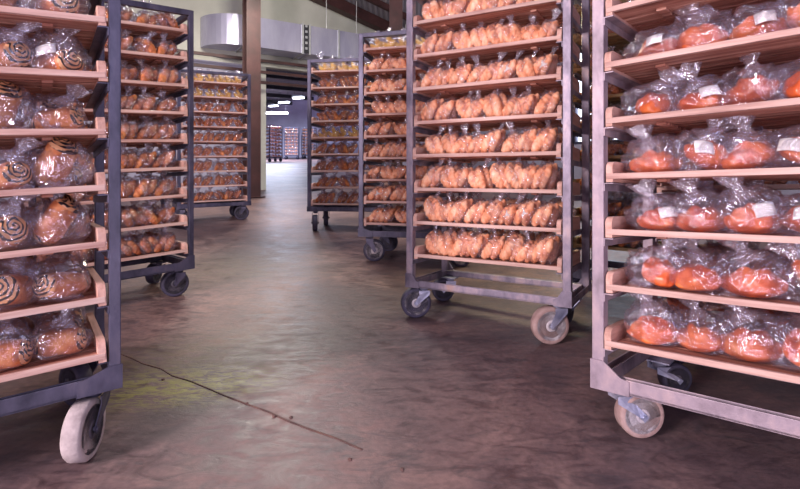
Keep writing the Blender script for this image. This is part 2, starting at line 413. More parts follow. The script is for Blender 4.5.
def make_product(kind, v):
    nm, child, cat, head = PROD[kind]
    rnd = random.Random(v * 17 + len(kind))
    root = bpy.data.objects.new(nm, None); root.empty_display_size = .05; col.objects.link(root)
    kids = []
    def put(me_, name, loc, rot):
        o = bpy.data.objects.new(name, me_); col.objects.link(o); o.parent = root
        o.location = loc; o.rotation_euler = rot; kids.append(o)
        if name not in ('plastic_bag', 'paper_label'):     # nothing sinks below the bag's base
            Rm = Matrix.Rotation(rot[2], 3, 'Z') @ Matrix.Rotation(rot[1], 3, 'Y') @ Matrix.Rotation(rot[0], 3, 'X')
            lo = min((Rm @ q.co).z for q in me_.vertices) + loc[2]
            if lo < .003: o.location.z += .003 - lo
        return o
    put(MESH['bag', kind, v % 6], 'plastic_bag', (0, 0, 0), (0, 0, 0))
    if kind == 'bun':
        put(MESH['bun', v % 5], 'bun', (rnd.uniform(-.008, .008), -.012, .004 + .008 * (v % 2)), (rnd.uniform(-.25, .35), (rnd.uniform(-.5, .5) if v % 2 else 0) + (.7 if v == 2 else 0) - (.6 if v == 5 else 0), rnd.uniform(-.6, .6) + (1.2 if v == 7 else 0)))
    elif kind == 'poppy':
        if v % 3 == 2:
            put(MESH['poppy', v % 5], 'poppy_seed_roll', (0, -.01, .004), (0, 0, 1.25 + rnd.uniform(-.3, .3)))
        elif v % 3 == 1:
            put(MESH['poppy', v % 5], 'poppy_seed_roll', (0, -.035, .036), (-.9, .2, rnd.uniform(-.7, .7)))
        else:
            put(MESH['poppy', v % 5], 'poppy_seed_roll', (.004, -.008, .006), (-.15, 0, rnd.choice((-.85, .75)) + rnd.uniform(-.2, .2)))
    elif kind == 'croissant':
        a = rnd.uniform(-.5, -.1)
        d = 1 if v % 4 else -1
        put(MESH['croissant', v % 5], 'croissant', (-.022, -.05, .026), (.5, -.75 * d, .3 * d + a * .5))
        put(MESH['croissant', (v + 1) % 5], 'croissant', (.026, -.046, .030), (.5, -.85 * d, .2 * d + a))
        put(MESH['croissant', (v + 2) % 5], 'croissant', (-.012, -.006, .050), (.3, -.6 * d, .4 * d + a))
        put(MESH['croissant', (v + 3) % 5], 'croissant', (.030, .01, .044), (.3, -1.0 * d, a))
    elif kind == 'twist':
        a = rnd.uniform(-.6, .6)
        d = 1 if v % 3 else -1
        put(MESH['twist', v % 5], 'twisted_roll', (-.028, -.035, .026), (.4, -.7 * d, .3 + a * .5))
        put(MESH['twist', (v + 2) % 5], 'twisted_roll', (.030, -.035, .024), (.4, -.8 * d, -.2 + a))
        put(MESH['twist', (v + 1) % 5], 'twisted_roll', (0, .0, .048), (.3, -.5 * d, a + .3))
    else:
        put(MESH['ring', v % 5], 'bread_ring', (-.03, -.03, .020), (.9, .3, .4))
        put(MESH['ring', (v + 1) % 5], 'bread_ring', (.03, -.03, .022), (1.0, -.5, .2))
        put(MESH['ring', (v + 2) % 5], 'bread_ring', (0, -.02, .056), (1.0, .8, .2))
    if (kind == 'bun' and v in (1, 3, 6)) or (kind == 'poppy' and v == 2) or (kind == 'croissant' and v in (2,)):
        sx, sy, sz = BAGDIM[kind]
        st = put(MESH['sticker'], 'paper_label', (rnd.uniform(-.02, .02), -sy * .86, sz * .55), (-.45, rnd.uniform(-.4, .4), rnd.uniform(-.2, .2)))
        st['label'] = 'white paper label'
    return root

PROTO = {}
def product(kind, v, mat, label, group):
    key = (kind, v)
    if key not in PROTO:
        r = make_product(kind, v); PROTO[key] = r
    else:
        src = PROTO[key]; r = src.copy(); col.objects.link(r)
        for ch in [c for c in src.children]:
            c2 = ch.copy(); col.objects.link(c2); c2.parent = r
    loc, rot, sc = mat.decompose()
    r.location = loc; r.rotation_mode = 'XYZ'; r.rotation_euler = rot.to_euler(); r.scale = sc
    tag(r, label, PROD[kind][2], group)
    return r

# ------------------------------------------------------------------ trays
def make_tray(W, D, olive=False):
    """wooden slatted tray, x 0..W, y 0..D, underside at z=0"""
    root = bpy.data.objects.new('wooden_tray', None); root.empty_display_size = .1; col.objects.link(root)
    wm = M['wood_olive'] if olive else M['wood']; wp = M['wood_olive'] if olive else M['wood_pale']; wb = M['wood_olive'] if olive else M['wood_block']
    rnd = random.Random(3)
    bm = bmesh.new(); n = 5; pw = (D - .03) / n
    for k in range(n):
        y0 = .015 + k * pw
        box(bm, .012, W - .012, y0 + .005, y0 + pw - .006, .010 + rnd.uniform(0, .0015), .019, bev=.0012)
    finish('slat_floor', bm, wm, root)
    for nm, y in (('front_lip', 0), ('back_lip', D - .014)):
        bm = bmesh.new(); box(bm, .002, W - .002, y, y + .014, .010, .029, bev=.0018); finish(nm, bm, wp, root)
    for x in (0, W - .022):
        bm = bmesh.new()
        # end board with rounded top corners
        pts = []; h = .070; r = .026
        y0, y1 = .003, D - .012
        for a in range(7):
            t = PI - a / 6 * PI / 2; pts.append((y0 + r + r * math.cos(t), h - r + r * math.sin(t)))
        for a in range(7):
            t = PI / 2 - a / 6 * PI / 2; pts.append((y1 - r + r * math.cos(t), h - r + r * math.sin(t)))
        pts += [(y1, 0), (y0, 0)]
        A = [bm.verts.new((x, p, q)) for p, q in pts]; B = [bm.verts.new((x + .022, p, q)) for p, q in pts]
        bm.faces.new(A); bm.faces.new(B[::-1])
        for i in range(len(pts)): bm.faces.new((A[i], A[(i + 1) % len(pts)], B[(i + 1) % len(pts)], B[i]))
        finish('end_board', bm, wb, root)
    for x in (.14, W - .17):
        bm = bmesh.new(); box(bm, x, x + .03, .07, D - .02, 0, .0095, bev=.001); finish('batten', bm, wm, root)
    return root

TRAYP = {}
def tray(W, D, mat, label, group, olive=False):
    key = (round(W, 3), round(D, 3), olive)
    if key not in TRAYP:
        r = make_tray(W, D, olive); TRAYP[key] = r
    else:
        src = TRAYP[key]; r = src.copy(); col.objects.link(r)
        for ch in list(src.children):
            c2 = ch.copy(); col.objects.link(c2); c2.parent = r
    loc, rot, sc = mat.decompose()
    r.location = loc; r.rotation_euler = rot.to_euler()
    tag(r, label, 'tray', group)
    return r

# ------------------------------------------------------------------ trolley
ORD = ['first', 'second', 'third', 'fourth', 'fifth', 'sixth', 'seventh', 'eighth', 'ninth', 'tenth', 'eleventh']

def proj(p):
    if p.y < .2: return None
    return (CX + F_PX * p.x / p.y, HOR - F_PX * (p.z - 1.0) / p.y)

def in_view(p, mx=70, my=60):
    q = proj(p)
    return q is not None and -mx < q[0] < 800 + mx and -my < q[1] < 489 + my

def trolley(short, label, px, Z, theta, anchor='left', W=.85, D=.52, a=0, b=0, base_px=None, tray_px=None, sp=.186, n=9,
            steel='steel', wheel=(0, -1), off=(0, 0), tyre='tyre_tan', hub='hub', fork='zinc', kind='croissant', per=7, rows=2,
            xr=(0, 1), yr=(0, 1), levels=None, olive=False, kinds=None, iscale=1.0, inset=.0, jitter=.0, top=.16, group_head=None, psz=.040, nitem=None, edge=0., hh=.048, pk=1.0, front=None, zs=1.0, turn=.3):
    """base_px / tray_px: image heights of frame underside and of the lowest tray's lip, read at the anchor post"""
    th = R(theta); ex = Vector((math.cos(th), math.sin(th), 0)); ey = Vector((-math.sin(th), math.cos(th), 0))
    A = Vector(((px - CX) / F_PX * Z, Z, 0))
    O = A if anchor == 'left' else A - ex * W
    ax = 0 if anchor == 'left' else W
    zb = 1 - (base_px - HOR) / F_PX * Z - a * ax          # frame underside at local (0,0)
    zt = 1 - (tray_px - HOR) / F_PX * Z - a * ax - .031
    O = Vector((O.x, O.y, floor_z(O.y)))
    root = bpy.data.objects.new('bakery_trolley', None); root.empty_display_size = .3; col.objects.link(root)
    root.location = O; root.rotation_euler = (0, 0, th)
    tag(root, label, 'trolley', 'bakery trolleys')
    zb -= O.z; zt -= O.z
    S = lambda x, y, z: (x, y, z + a * x + b * y)
    sm = M[steel]
    ztop = zt + (n - 1) * sp + top
    p = psz / 2
    for (x, y) in ((0, 0), (W, 0), (0, D), (W, D)):
        bm = bmesh.new(); z0 = zb + a * x + b * y; z1 = ztop + a * x + b * y
        box(bm, x - p, x + p, y - p, y + p, z0, z1, bev=.003)
        finish('post', bm, sm, root)
    # base frame : channel section rails with corner gussets
    bm = bmesh.new()
    for y, s in ((0, 1), (D, -1)):
        box(bm, p, W - p, y - p, y - p + .006 if s > 0 else y + p, zb, zb + hh, S, .0015)
        box(bm, p, W - p, y - p, y + p, zb, zb + .007, S)
        box(bm, p, W - p, y + s * p - .006, y + s * p, zb + .006, zb + hh * .96, S, .0015)
    for x in (0, W):
        box(bm, x - p, x + p, p, D - p, zb, zb + .007, S)
        box(bm, x - p, x - p + .006, p, D - p, zb, zb + hh, S, .0015)
        box(bm, x + p - .006, x + p, p, D - p, zb, zb + hh, S, .0015)
    finish('base_frame', bm, sm, root)
    ph = max(hh + .009, min(.05 + .05 * pk, zt - zb - .012))
    for x, sx in ((0, 1), (W, -1)):
        for y, sy in ((0, -1), (D, 1)):
            bm = bmesh.new(); yy = y + sy * (p + .002)
            pts = [(x - sx * (p + .004), 0), (x + sx * .105 * pk, 0), (x + sx * .105 * pk, hh), (x + sx * .075 * pk, hh + .008), (x + sx * p, ph), (x - sx * (p + .004), ph)]
            v0 = [bm.verts.new(S(q, yy - .003, zb - .004 + w)) for q, w in pts]; v1 = [bm.verts.new(S(q, yy + .003, zb - .004 + w)) for q, w in pts]
            bm.faces.new(v0); bm.faces.new(v1[::-1])
            for i in range(6): bm.faces.new((v0[i], v0[(i + 1) % 6], v1[(i + 1) % 6], v1[i]))
            finish('corner_plate', bm, sm, root)
    bm = bmesh.new()
    for y in (0, D): box(bm, p, W - p, y - p, y + p, ztop - .035, ztop, S, .002)
    for x in (0, W): box(bm, x - p, x + p, p, D - p, ztop - .035, ztop, S, .002)
    bar(bm, S(W * .5, p, ztop - .02), S(W * .5, D - p, ztop - .02), .03, .02)
    finish('top_frame', bm, sm, root)
    for k in range(n):
        for x, s in ((p, 1), (W - p, -1)):
            bm = bmesh.new(); z = zt + k * sp
            x0, x1 = sorted((x, x + s * .032)); x2, x3 = sorted((x, x + s * .004))
            box(bm, x0, x1, -p, D + p, z - .004, z - .0005, S); box(bm, x2, x3, -p, D + p, z - .028, z - .004, S)
            finish('tray_rail', bm, sm, root)
    # casters
    Minv = Matrix.Rotation(-th, 4, 'Z')
    wv = (Minv @ Vector((wheel[0], wheel[1], 0))).normalized()
    ov = Minv @ Vector((off[0], off[1], 0))
    for i, (x, y) in enumerate(((.0, .0), (W, .0), (.0, D), (W, D))):
        ix = .055 if x == 0 else -.055; iy = .05 if y == 0 else -.05
        cx, cy = x + ix, y + iy
        if isinstance(wheel[0], tuple): pass
        yw = O.y + ex.y * (cx + ov.x) + ey.y * (cy + ov.y)
        gz = floor_z(yw) - O.z
        zf = zb + a * cx + b * cy
        rad = min(.093, (zf - gz - .010) / 2)
        wvv = wv if i != 3 else (Matrix.Rotation(.9, 4, 'Z') @ wv)
        wc = Vector((cx + ov.x, cy + ov.y, gz + rad + .001))
        bm = bmesh.new()
        box(bm, cx - .045, cx + .045, cy - .035, cy + .035, zf - .006, zf - .0005)
        lathe_up = [(zf - .028, .024), (zf - .006, .03)]
        r0 = [[bm.verts.new((cx + r * math.cos(t * PI / 8), cy + r * math.sin(t * PI / 8), z)) for t in range(16)] for z, r in lathe_up]
        for t in range(16): bm.faces.new((r0[0][t], r0[0][(t + 1) % 16], r0[1][(t + 1) % 16], r0[1][t]))
        bm.faces.new(r0[0][::-1])
        td = Vector((-wvv.y, wvv.x, 0))
        for s in (-1, 1):
            o1 = Vector((cx, cy, zf - .020)) + wvv * s * .037
            o2 = wc + wvv * s * .037
            # tapering fork cheek
            pr = [o1 - td * .032, o1 + td * .032, o1 + td * .03 + Vector((0, 0, -.025)), o2 + td * .014 + Vector((0, 0, .0)), o2 + Vector((0, 0, -.016)), o2 - td * .014, o1 - td * .03 + Vector((0, 0, -.025))]
            v0 = [bm.verts.new(q - wvv * .002) for q in pr]; v1 = [bm.verts.new(q + wvv * .002) for q in pr]
            bm.faces.new(v0); bm.faces.new(v1[::-1])
            for j in range(len(pr)): bm.faces.new((v0[j], v0[(j + 1) % len(pr)], v1[(j + 1) % len(pr)], v1[j]))
        lathe(bm, [(-.044, .008), (.044, .008)], wvv, wc, 10)
        cst = finish('caster', bm, M[fork], root)
        bm = bmesh.new(); tw = .027
        lathe(bm, [(-tw, rad * .80), (-tw, rad * .62), (-tw * .55, rad * .58), (-tw * .5, rad * .34), (-tw * 1.1, rad * .30), (-tw * 1.15, rad * .12), (tw * 1.15, rad * .12), (tw * 1.1, rad * .30), (tw * .5, rad * .34), (tw * .55, rad * .58), (tw, rad * .62), (tw, rad * .80)], wvv, wc, 30)
        for j in range(5):
            t = j * 2 * PI / 5
            dr = Vector((0, 0, 1)) * math.cos(t) + td * math.sin(t)
            for s in (-1, 1): bar(bm, wc + wvv * s * tw * .7 + dr * rad * .26, wc + wvv * s * tw * .7 + dr * rad * .63, .014, .009, up=wvv)
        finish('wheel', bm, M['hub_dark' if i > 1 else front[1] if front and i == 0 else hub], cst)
        bm = bmesh.new()
        lathe(bm, [(-tw, rad * .79), (-tw * 1.05, rad * .93), (-tw * .75, rad), (tw * .75, rad), (tw * 1.05, rad * .93), (tw, rad * .79)], wvv, wc, 40)
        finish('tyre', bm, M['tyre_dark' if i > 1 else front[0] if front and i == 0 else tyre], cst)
    # trays and goods
    exs = Vector((ex.x, ex.y, a)).normalized(); eys = Vector((ey.x, ey.y, b)); eys = (eys - exs * eys.dot(exs)).normalized(); ezs = exs.cross(eys)
    rnd = random.Random(int(px) * 3 + 1)
    TW, TD = W - 2 * p - .012, D + .01
    for k in (levels if levels is not None else range(n)):
        z = zt + k * sp
        dy = rnd.uniform(-.012, .006) - edge
        o = Vector((O.x, O.y, O.z)) + ex * (p + .006) + ey * (-p + dy) + Vector((0, 0, z + a * (p + .006) + b * (-p) + .002))
        Mt = Matrix((( exs.x, eys.x, ezs.x, o.x), (exs.y, eys.y, ezs.y, o.y), (exs.z, eys.z, ezs.z, o.z), (0, 0, 0, 1)))
        Mt = Mt @ Matrix.Rotation(rnd.uniform(-.003, .003), 4, 'Z')
        corners = [Mt @ Vector((u, w, 0)) for u in (0, TW / 2, TW) for w in (0, TD)]
        if not any(in_view(c, 70, 75) for c in corners): continue
        kd = (kinds or {}).get(k, kind)
        bread = {'bun': 'glazed buns', 'poppy': 'poppy seed rolls', 'croissant': 'croissants', 'twist': 'twisted rolls', 'ring': 'yellow bread rings'}[kd]
        tn = ('lowest tray' if k == 0 else ORD[k] + ' tray up')
        tray(TW, TD, Mt, f'slatted wooden tray of {bread}, {"lowest" if k == 0 else ORD[k] + " up"} in the {short}', f'wooden trays on the {short}', olive)
        bx, by, bz = BAGDIM[kd]
        x0 = .03 + bx * 1.0 * iscale; x1 = TW - .03 - bx * 1.0 * iscale
        npr = per if kd == kind else nitem or per
        for r in range(rows):
            y = .026 + by * iscale * 1.06 + r * (TD - .052 - 2.12 * by * iscale) / max(1, rows - 1) if rows > 1 else TD * .3
            if not (yr[0] <= y / TD <= yr[1]): continue
            for i in range(npr):
                u = i / (npr - 1)
                if not (xr[0] <= u <= xr[1]): continue
                x = x0 + (x1 - x0) * u + rnd.uniform(-.008, .008)
                yy = y + rnd.uniform(-.008, .008)
                q = Mt @ Vector((x, yy, .020))
                if not in_view(q): continue
                v = rnd.randrange(9)
                ro = rnd.uniform(-turn, turn)
                s = iscale * rnd.uniform(.93, 1.06)
                mm = Mt @ Matrix.Translation((x, yy, .0208)) @ Matrix.Rotation(ro, 4, 'Z') @ Matrix.Diagonal((s, s, s * zs * rnd.uniform(.92, 1.1), 1))
                rown = '' if rows == 1 else ('front row, ' if r == 0 else ('back row, ' if r == rows - 1 else 'middle row, '))
                pos = ORD[i] if i < len(ORD) else 'last'
                product(kd, v, mm, f'{PROD[kd][3]}, {pos} along {rown}{tn}, {short}', f'{bread} on the {short}')
    return root

# L : near, at the left edge
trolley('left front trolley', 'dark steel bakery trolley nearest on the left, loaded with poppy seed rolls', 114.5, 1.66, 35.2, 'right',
        a=.05, b=-.045, base_px=386, tray_px=349, sp=.179, steel='steel_dark', wheel=(1, .12), off=(0, -.05), tyre='tyre_grey', hub='hub_dark', fork='steel_dark', kind='poppy', per=5, rows=2, iscale=1.12, zs=1.05, turn=.5, psz=.034)  # the hub's shade is put into its dark material
# R : near, right
trolley('right front trolley', 'chalky steel bakery trolley nearest on the right, loaded with glazed buns', 600, 1.76, -43.1, 'left',
        a=.036, b=-.045, base_px=386, tray_px=337, sp=.1875, steel='steel_pale', wheel=(.05, -1), off=(.055, -.01), tyre='tyre_tan', hub='hub', fork='zinc', kind='bun', per=5, rows=2, iscale=1.1, zs=1.12, turn=.6)
# M : middle
trolley('middle trolley', 'tall steel bakery trolley in the middle, crowded with bagged croissants', 411, 2.93, -30.5, 'left', W=.875, D=.46, hh=.034, pk=.6, front=('tyre_dark', 'hub'), zs=1.38, iscale=.88, turn=.4,
        a=.002, b=-.035, base_px=286, tray_px=253, sp=.1885, steel='steel', wheel=(.1, -.98), off=(-.045, 0), tyre='tyre_tan', hub='hub', fork='zinc', kind='croissant', per=8, rows=2)
# B : behind L
trolley('second left trolley', 'dark steel bakery trolley directly behind the one nearest on the left', 190.5, 3.35, 42.8, 'right',
        a=.045, b=-.026, base_px=268, tray_px=248, sp=.1787, steel='steel_dark', wheel=(.6, -.8), off=(-.03, 0), tyre='tyre_dark', hub='hub_dark', fork='steel_dark', kind='twist', per=6, rows=2, psz=.032, zs=1.15, turn=.5)
# G : left of the middle
trolley('trolley behind middle one', 'dark steel bakery trolley standing just behind and left of the middle one', 361.5, 4.32, -15.4, 'left',
        a=0, b=-.024, base_px=236, tray_px=222, sp=.183, steel='steel_dark', wheel=(.1, -1), off=(.04, 0), tyre='tyre_dark', hub='hub', fork='steel_dark', kind='croissant', per=7, rows=2, xr=(0, .7), kinds={8: 'ring'}, nitem=7, zs=1.15, turn=.5)
# F
trolley('trolley beside the aisle', 'dark steel bakery trolley on the right of the bright aisle, yellow bread rings on top', 309.5, 5.85, -8.9, 'left',
        a=0, b=0, base_px=211, tray_px=203, sp=.189, steel='steel_dark', wheel=(1, .15), off=(0, -.03), tyre='tyre_dark', hub='hub_dark', fork='steel_dark', kind='twist', per=6, rows=1, kinds={8: 'ring', 4: 'ring'}, nitem=6, psz=.04, zs=1.25, turn=.5)
# C
trolley('brown column trolley', 'dark steel bakery trolley standing in front of the red brown column', 249, 6.7, 29.5, 'right',
        a=.02, b=0, base_px=205, tray_px=198.5, sp=.188, steel='steel_dark', wheel=(.2, -1), off=(-.03, 0), tyre='tyre_dark', hub='hub_dark', fork='steel_dark', kind='twist', per=6, rows=1, kinds={8: 'ring', 7: 'ring'}, nitem=6, zs=1.25, turn=.5)
# E : shaded, between middle and right front
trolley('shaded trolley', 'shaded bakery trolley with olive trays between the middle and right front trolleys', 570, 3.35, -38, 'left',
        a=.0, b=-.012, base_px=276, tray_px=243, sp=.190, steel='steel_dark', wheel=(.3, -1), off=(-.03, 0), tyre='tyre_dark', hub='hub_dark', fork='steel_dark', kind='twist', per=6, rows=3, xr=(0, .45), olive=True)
# H : behind the right front trolley
trolley('trolley behind the right front one', 'steel bakery trolley half hidden directly behind the nearest right hand trolley', 652, 2.33, -43.1, 'left',
        a=.036, b=-.03, base_px=352, tray_px=311, sp=.19, steel='steel_pale', wheel=(.3, -1), off=(.03, 0), tyre='tyre_dark', hub='hub_dark', fork='steel_dark', kind='croissant', per=8, rows=1, xr=(0, 1), levels=range(0, 7))
# far ones in the next hall
for sh, px, Z, th, an in (('near far-hall trolley', 282, 29, 58, 'right'), ('central far-hall trolley', 298, 33, 4, 'right'), ('dark far-hall trolley', 314, 34, -8, 'right')):
    base = 144 + 510 / Z
    lab = {'near far-hall trolley': 'tiny distant bakery trolley at the left side of the far hall', 'central far-hall trolley': 'tiny distant bakery trolley facing the aisle in the far hall', 'dark far-hall trolley': 'tiny distant bakery trolley farthest right in the far hall'}[sh]
    trolley(sh, lab, px, Z, th, an, a=0, b=0, base_px=base - 3.6, tray_px=base - 5.2, sp=.2, steel='steel_dark', tyre='tyre_dark', hub='hub_dark', fork='steel_dark', kind='twist', per=4, rows=1, W=.95 if th > 50 else .85)

# ------------------------------------------------------------------ building
WD = Vector((.843, .537, 0)); WN = Vector((-.537, .843, 0)); W0 = Vector((-3.2, 11, 0))
def wp(t, z, d=0): return W0 + WD * t + WN * d + Vector((0, 0, z))
def roof(t): return 5.355 - .25 * t

def prism(bm, pts, d0, d1):
    """pts in wall coords (t, z), extruded between depths d0, d1"""
    a = [bm.verts.new(wp(t, z, d0)) for t, z in pts]; b = [bm.verts.new(wp(t, z, d1)) for t, z in pts]
    bm.faces.new(a); bm.faces.new(b[::-1]); n = len(pts)
    for i in range(n): bm.faces.new((a[i], a[(i + 1) % n], b[(i + 1) % n], b[i]))

def struct(name, bm, m):
    o = finish(name, bm, m); o['kind'] = 'structure'; return o

# floor: one sloping slab
bm = bmesh.new()
pts = [(-14, -3), (14, -3), (14, 46), (-30, 46), (-30, 10), (-14, 0)]
a = [bm.verts.new((x, y, floor_z(y))) for x, y in pts]; b = [bm.verts.new((x, y, floor_z(y) - .2)) for x, y in pts]
bm.faces.new(a); bm.faces.new(b[::-1])
for i in range(len(pts)): bm.faces.new((a[i], a[(i + 1) % len(pts)], b[(i + 1) % len(pts)], b[i]))
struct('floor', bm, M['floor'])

# back wall with the opening to the next hall
t0, t1, zo = .22, 3.3, 3.3
bm = bmesh.new()
prism(bm, [(-8, -.5), (t0, -.5), (t0, zo), (-8, zo)], 0, .2)
prism(bm, [(t1, -.5), (6, -.5), (6, zo), (t1, zo)], 0, .2)
struct('wall_back', bm, M['wall_dim'])  # shade below the duct comes from this wall's lavender colour
bm = bmesh.new()
prism(bm, [(-8, zo), (6, zo), (6, roof(6) + .2), (-8, roof(-8) + .2)], 0, .2)
struct('wall_gable', bm, M['wall'])
bm = bmesh.new(); prism(bm, [(t0 - .02, .3), (t0 + .09, .3), (t0 + .09, zo), (t0 - .02, zo)], -.02, .22)
struct('trim_1', bm, M['wall'])
# rafter along the gable
bm = bmesh.new(); prism(bm, [(-7.98, roof(-8) - .12), (5.98, roof(6) - .12), (5.98, roof(6) + .14), (-7.98, roof(-8) + .14)], -.35, -.1)
tag(finish('rafter', bm, M['column_paint']), 'red brown sloping roof rafter along the top of the pale wall', 'beam')
# left and right walls
wl = wp(-8, 0); wr = wp(6, 0); back = -WN
def side(name, p, ln, m, top_, holes=None):
    bm = bmesh.new()
    q = p + back * ln; nrm = WD
    segs = [(0, ln, -.5, top_)] if not holes else [(0, holes[0], -.5, top_), (holes[1], ln, -.5, top_), (holes[0], holes[1], -.5, holes[2]), (holes[0], holes[1], holes[3], top_)]
    for s0, s1, z0, z1 in segs:
        vs = [bm.verts.new(p + back * s + nrm * d + Vector((0, 0, z))) for s in (s0, s1) for d in (0, .15) for z in (z0, z1)]
        for f in ((0, 1, 3, 2), (4, 6, 7, 5), (0, 4, 5, 1), (2, 3, 7, 6), (0, 2, 6, 4), (1, 5, 7, 3)): bm.faces.new([vs[i] for i in f])
    return struct(name, bm, m)
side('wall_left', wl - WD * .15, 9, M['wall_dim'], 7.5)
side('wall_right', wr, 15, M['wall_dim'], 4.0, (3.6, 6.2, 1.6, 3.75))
bm = bmesh.new()
def sidebox(bm, s0, s1, z0, z1, d0, d1):
    vs = [bm.verts.new(wr + back * s + WD * d + Vector((0, 0, z))) for s in (s0, s1) for d in (d0, d1) for z in (z0, z1)]
    for f in ((0, 1, 3, 2), (4, 6, 7, 5), (0, 4, 5, 1), (2, 3, 7, 6), (0, 2, 6, 4), (1, 5, 7, 3)): bm.faces.new([vs[i] for i in f])
for s in (3.6, 4.45, 5.3, 6.14): sidebox(bm, s, s + .06, 1.6, 3.75, .02, .1)
for z in (1.6, 2.13, 2.66, 3.19, 3.69): sidebox(bm, 3.6, 6.2, z, z + .06, .02, .1)
win = struct('window_1', bm, M['steel_dark'])
bm = bmesh.new(); sidebox(bm, 3.6, 6.2, 1.6, 3.75, .105, .12)
finish('window_pane', bm, M['day'], win)
# roof over this hall
bm = bmesh.new()
for (tt, dd, e) in ((-8.2, 0.25, 0),):
    P = [(-8.2, .25), (6.2, .25), (6.2, -17), (-8.2, -17)]
    a = [bm.verts.new(wp(t, roof(t) + .16, d)) for t, d in P]; b = [bm.verts.new(wp(t, roof(t) + .24, d)) for t, d in P]
    bm.faces.new(a); bm.faces.new(b[::-1])
    for i in range(4): bm.faces.new((a[i], a[(i + 1) % 4], b[(i + 1) % 4], b[i]))
struct('ceiling', bm, M['ceiling'])
for i, d in enumerate((-1.1, -2.4, -3.9, -6)):
    bm = bmesh.new(); prism(bm, [(-7.98, roof(-8) + .02), (5.98, roof(6) + .02), (5.98, roof(6) + .15), (-7.98, roof(-8) + .15)], d, d + .09)
    tag(finish('purlin', bm, M['column_paint']), 'brown roof purlin under the ribbed ceiling, ' + ('nearest the pale wall' if i == 0 else ORD[i] + ' out from the pale wall'), 'beam', 'roof purlins')

# next hall
bm = bmesh.new()
P = [(-6, .2), (9, .2), (9, 30), (-6, 30)]
a = [bm.verts.new(wp(t, 5.0 + d * .035, d)) for t, d in P]; b = [bm.verts.new(wp(t, 5.1 + d * .035, d)) for t, d in P]
bm.faces.new(a); bm.faces.new(b[::-1])
for i in range(4): bm.faces.new((a[i], a[(i + 1) % 4], b[(i + 1) % 4], b[i]))
struct('ceiling_far', bm, M['ceiling_dark'])
bm = bmesh.new(); 
for x0, x1 in ((-14, 6),):
    box(bm, x0, x1, 37.5, 37.8, 0, 7)
struct('wall_far', bm, M['wall_dim'])
for i in range(6):
    d = 3.5 + i * 3.6
    bm = bmesh.new(); z = 4.72 + d * .035
    prism(bm, [(-6, z), (9, z), (9, z + .22), (-6, z + .22)], d, d + .14)
    tag(finish('roof_beam', bm, M['black']), 'dark beam across the far hall ceiling, ' + ORD[i] + ' beyond the opening', 'beam', 'far hall beams')
# tubular lights in the next hall
def hall_light(px, py, Z, ln, ang, label):
    zc = 1 + (HOR - py) / F_PX * Z; X = (px - CX) / F_PX * Z
    root = bpy.data.objects.new('fluorescent_lamp', None); col.objects.link(root); root.location = (X, Z, zc); root.rotation_euler = (0, 0, ang)
    bm = bmesh.new(); box(bm, -ln / 2, ln / 2, -.11, .11, .03, .09, bev=.01); 
    finish('housing', bm, M['flange'], root)
    bm = bmesh.new(); 
    for y in (-.05, .05): lathe(bm, [(-ln / 2 + .02, .03), (ln / 2 - .02, .03)], (1, 0, 0), (0, y, .0), 10)
    finish('tube', bm, M['tube_light'], root)
    for sx in (-1, 1):
        bm = bmesh.new(); bar(bm, (sx * ln * .4, 0, .09), (sx * ln * .4, 0, .5), .01, .01); finish('hanging_wire', bm, M['black'], root)
    tag(root, label, 'lamp', 'far hall lamps')
hall_light(298.5, 98, 20, .5, R(-25), 'lit fluorescent lamp in the far hall, nearest and highest of the row')
hall_light(284, 102.5, 23.5, .55, R(-25), 'lit fluorescent lamp in the far hall, second of the row')
hall_light(273.5, 106, 27, .6, R(-25), 'lit fluorescent lamp in the far hall, third of the row')
hall_light(275, 113.5, 31, 1.6, 0, 'long lit fluorescent lamp low at the end of the far hall')

# column (H section) in front of the opening edge
cx0 = Vector(((252.5 - CX) / F_PX * 9.6, 9.6, 0)); fz = floor_z(9.6)
root = bpy.data.objects.new('steel_column', None); col.objects.link(root); root.location = (cx0.x, cx0.y, fz); root.rotation_euler = (0, 0, R(30))
bm = bmesh.new()
box(bm, -.15, .11, -.17, -.155, 0, 4.6); box(bm, -.15, .11, .155, .17, 0, 4.6); box(bm, -.03, -.015, -.155, .155, 0, 4.6)
finish('beam_section', bm, M['column_paint'], root)
bm = bmesh.new(); box(bm, -.22, .18, -.24, .24, .0, .02, bev=.003); finish('base_plate', bm, M['column_paint'], root)
bm = bmesh.new()
for z in (.7, 1.5, 2.3, 3.1, 3.85): box(bm, -.015, .10, -.155, .155, z, z + .05)
finish('stiffener', bm, M['column_paint'], root)
tag(root, 'tall red brown steel column standing behind the trolleys near the opening', 'column')
Z2 = 8.6; root = bpy.data.objects.new('steel_column', None); col.objects.link(root); root.location = ((396 - CX) / F_PX * Z2, Z2, floor_z(Z2))
bm = bmesh.new(); box(bm, -.11, .11, -.11, -.1, 0, 4.3); box(bm, -.11, .11, .1, .11, 0, 4.3); box(bm, -.006, .006, -.1, .1, 0, 4.3)
finish('beam_section', bm, M['column_paint'], root)
bm = bmesh.new(); box(bm, -.17, .17, -.17, .17, 0, .02, bev=.003); finish('base_plate', bm, M['column_paint'], root)
tag(root, 'red brown steel column rising behind the top of the middle trolley', 'column')

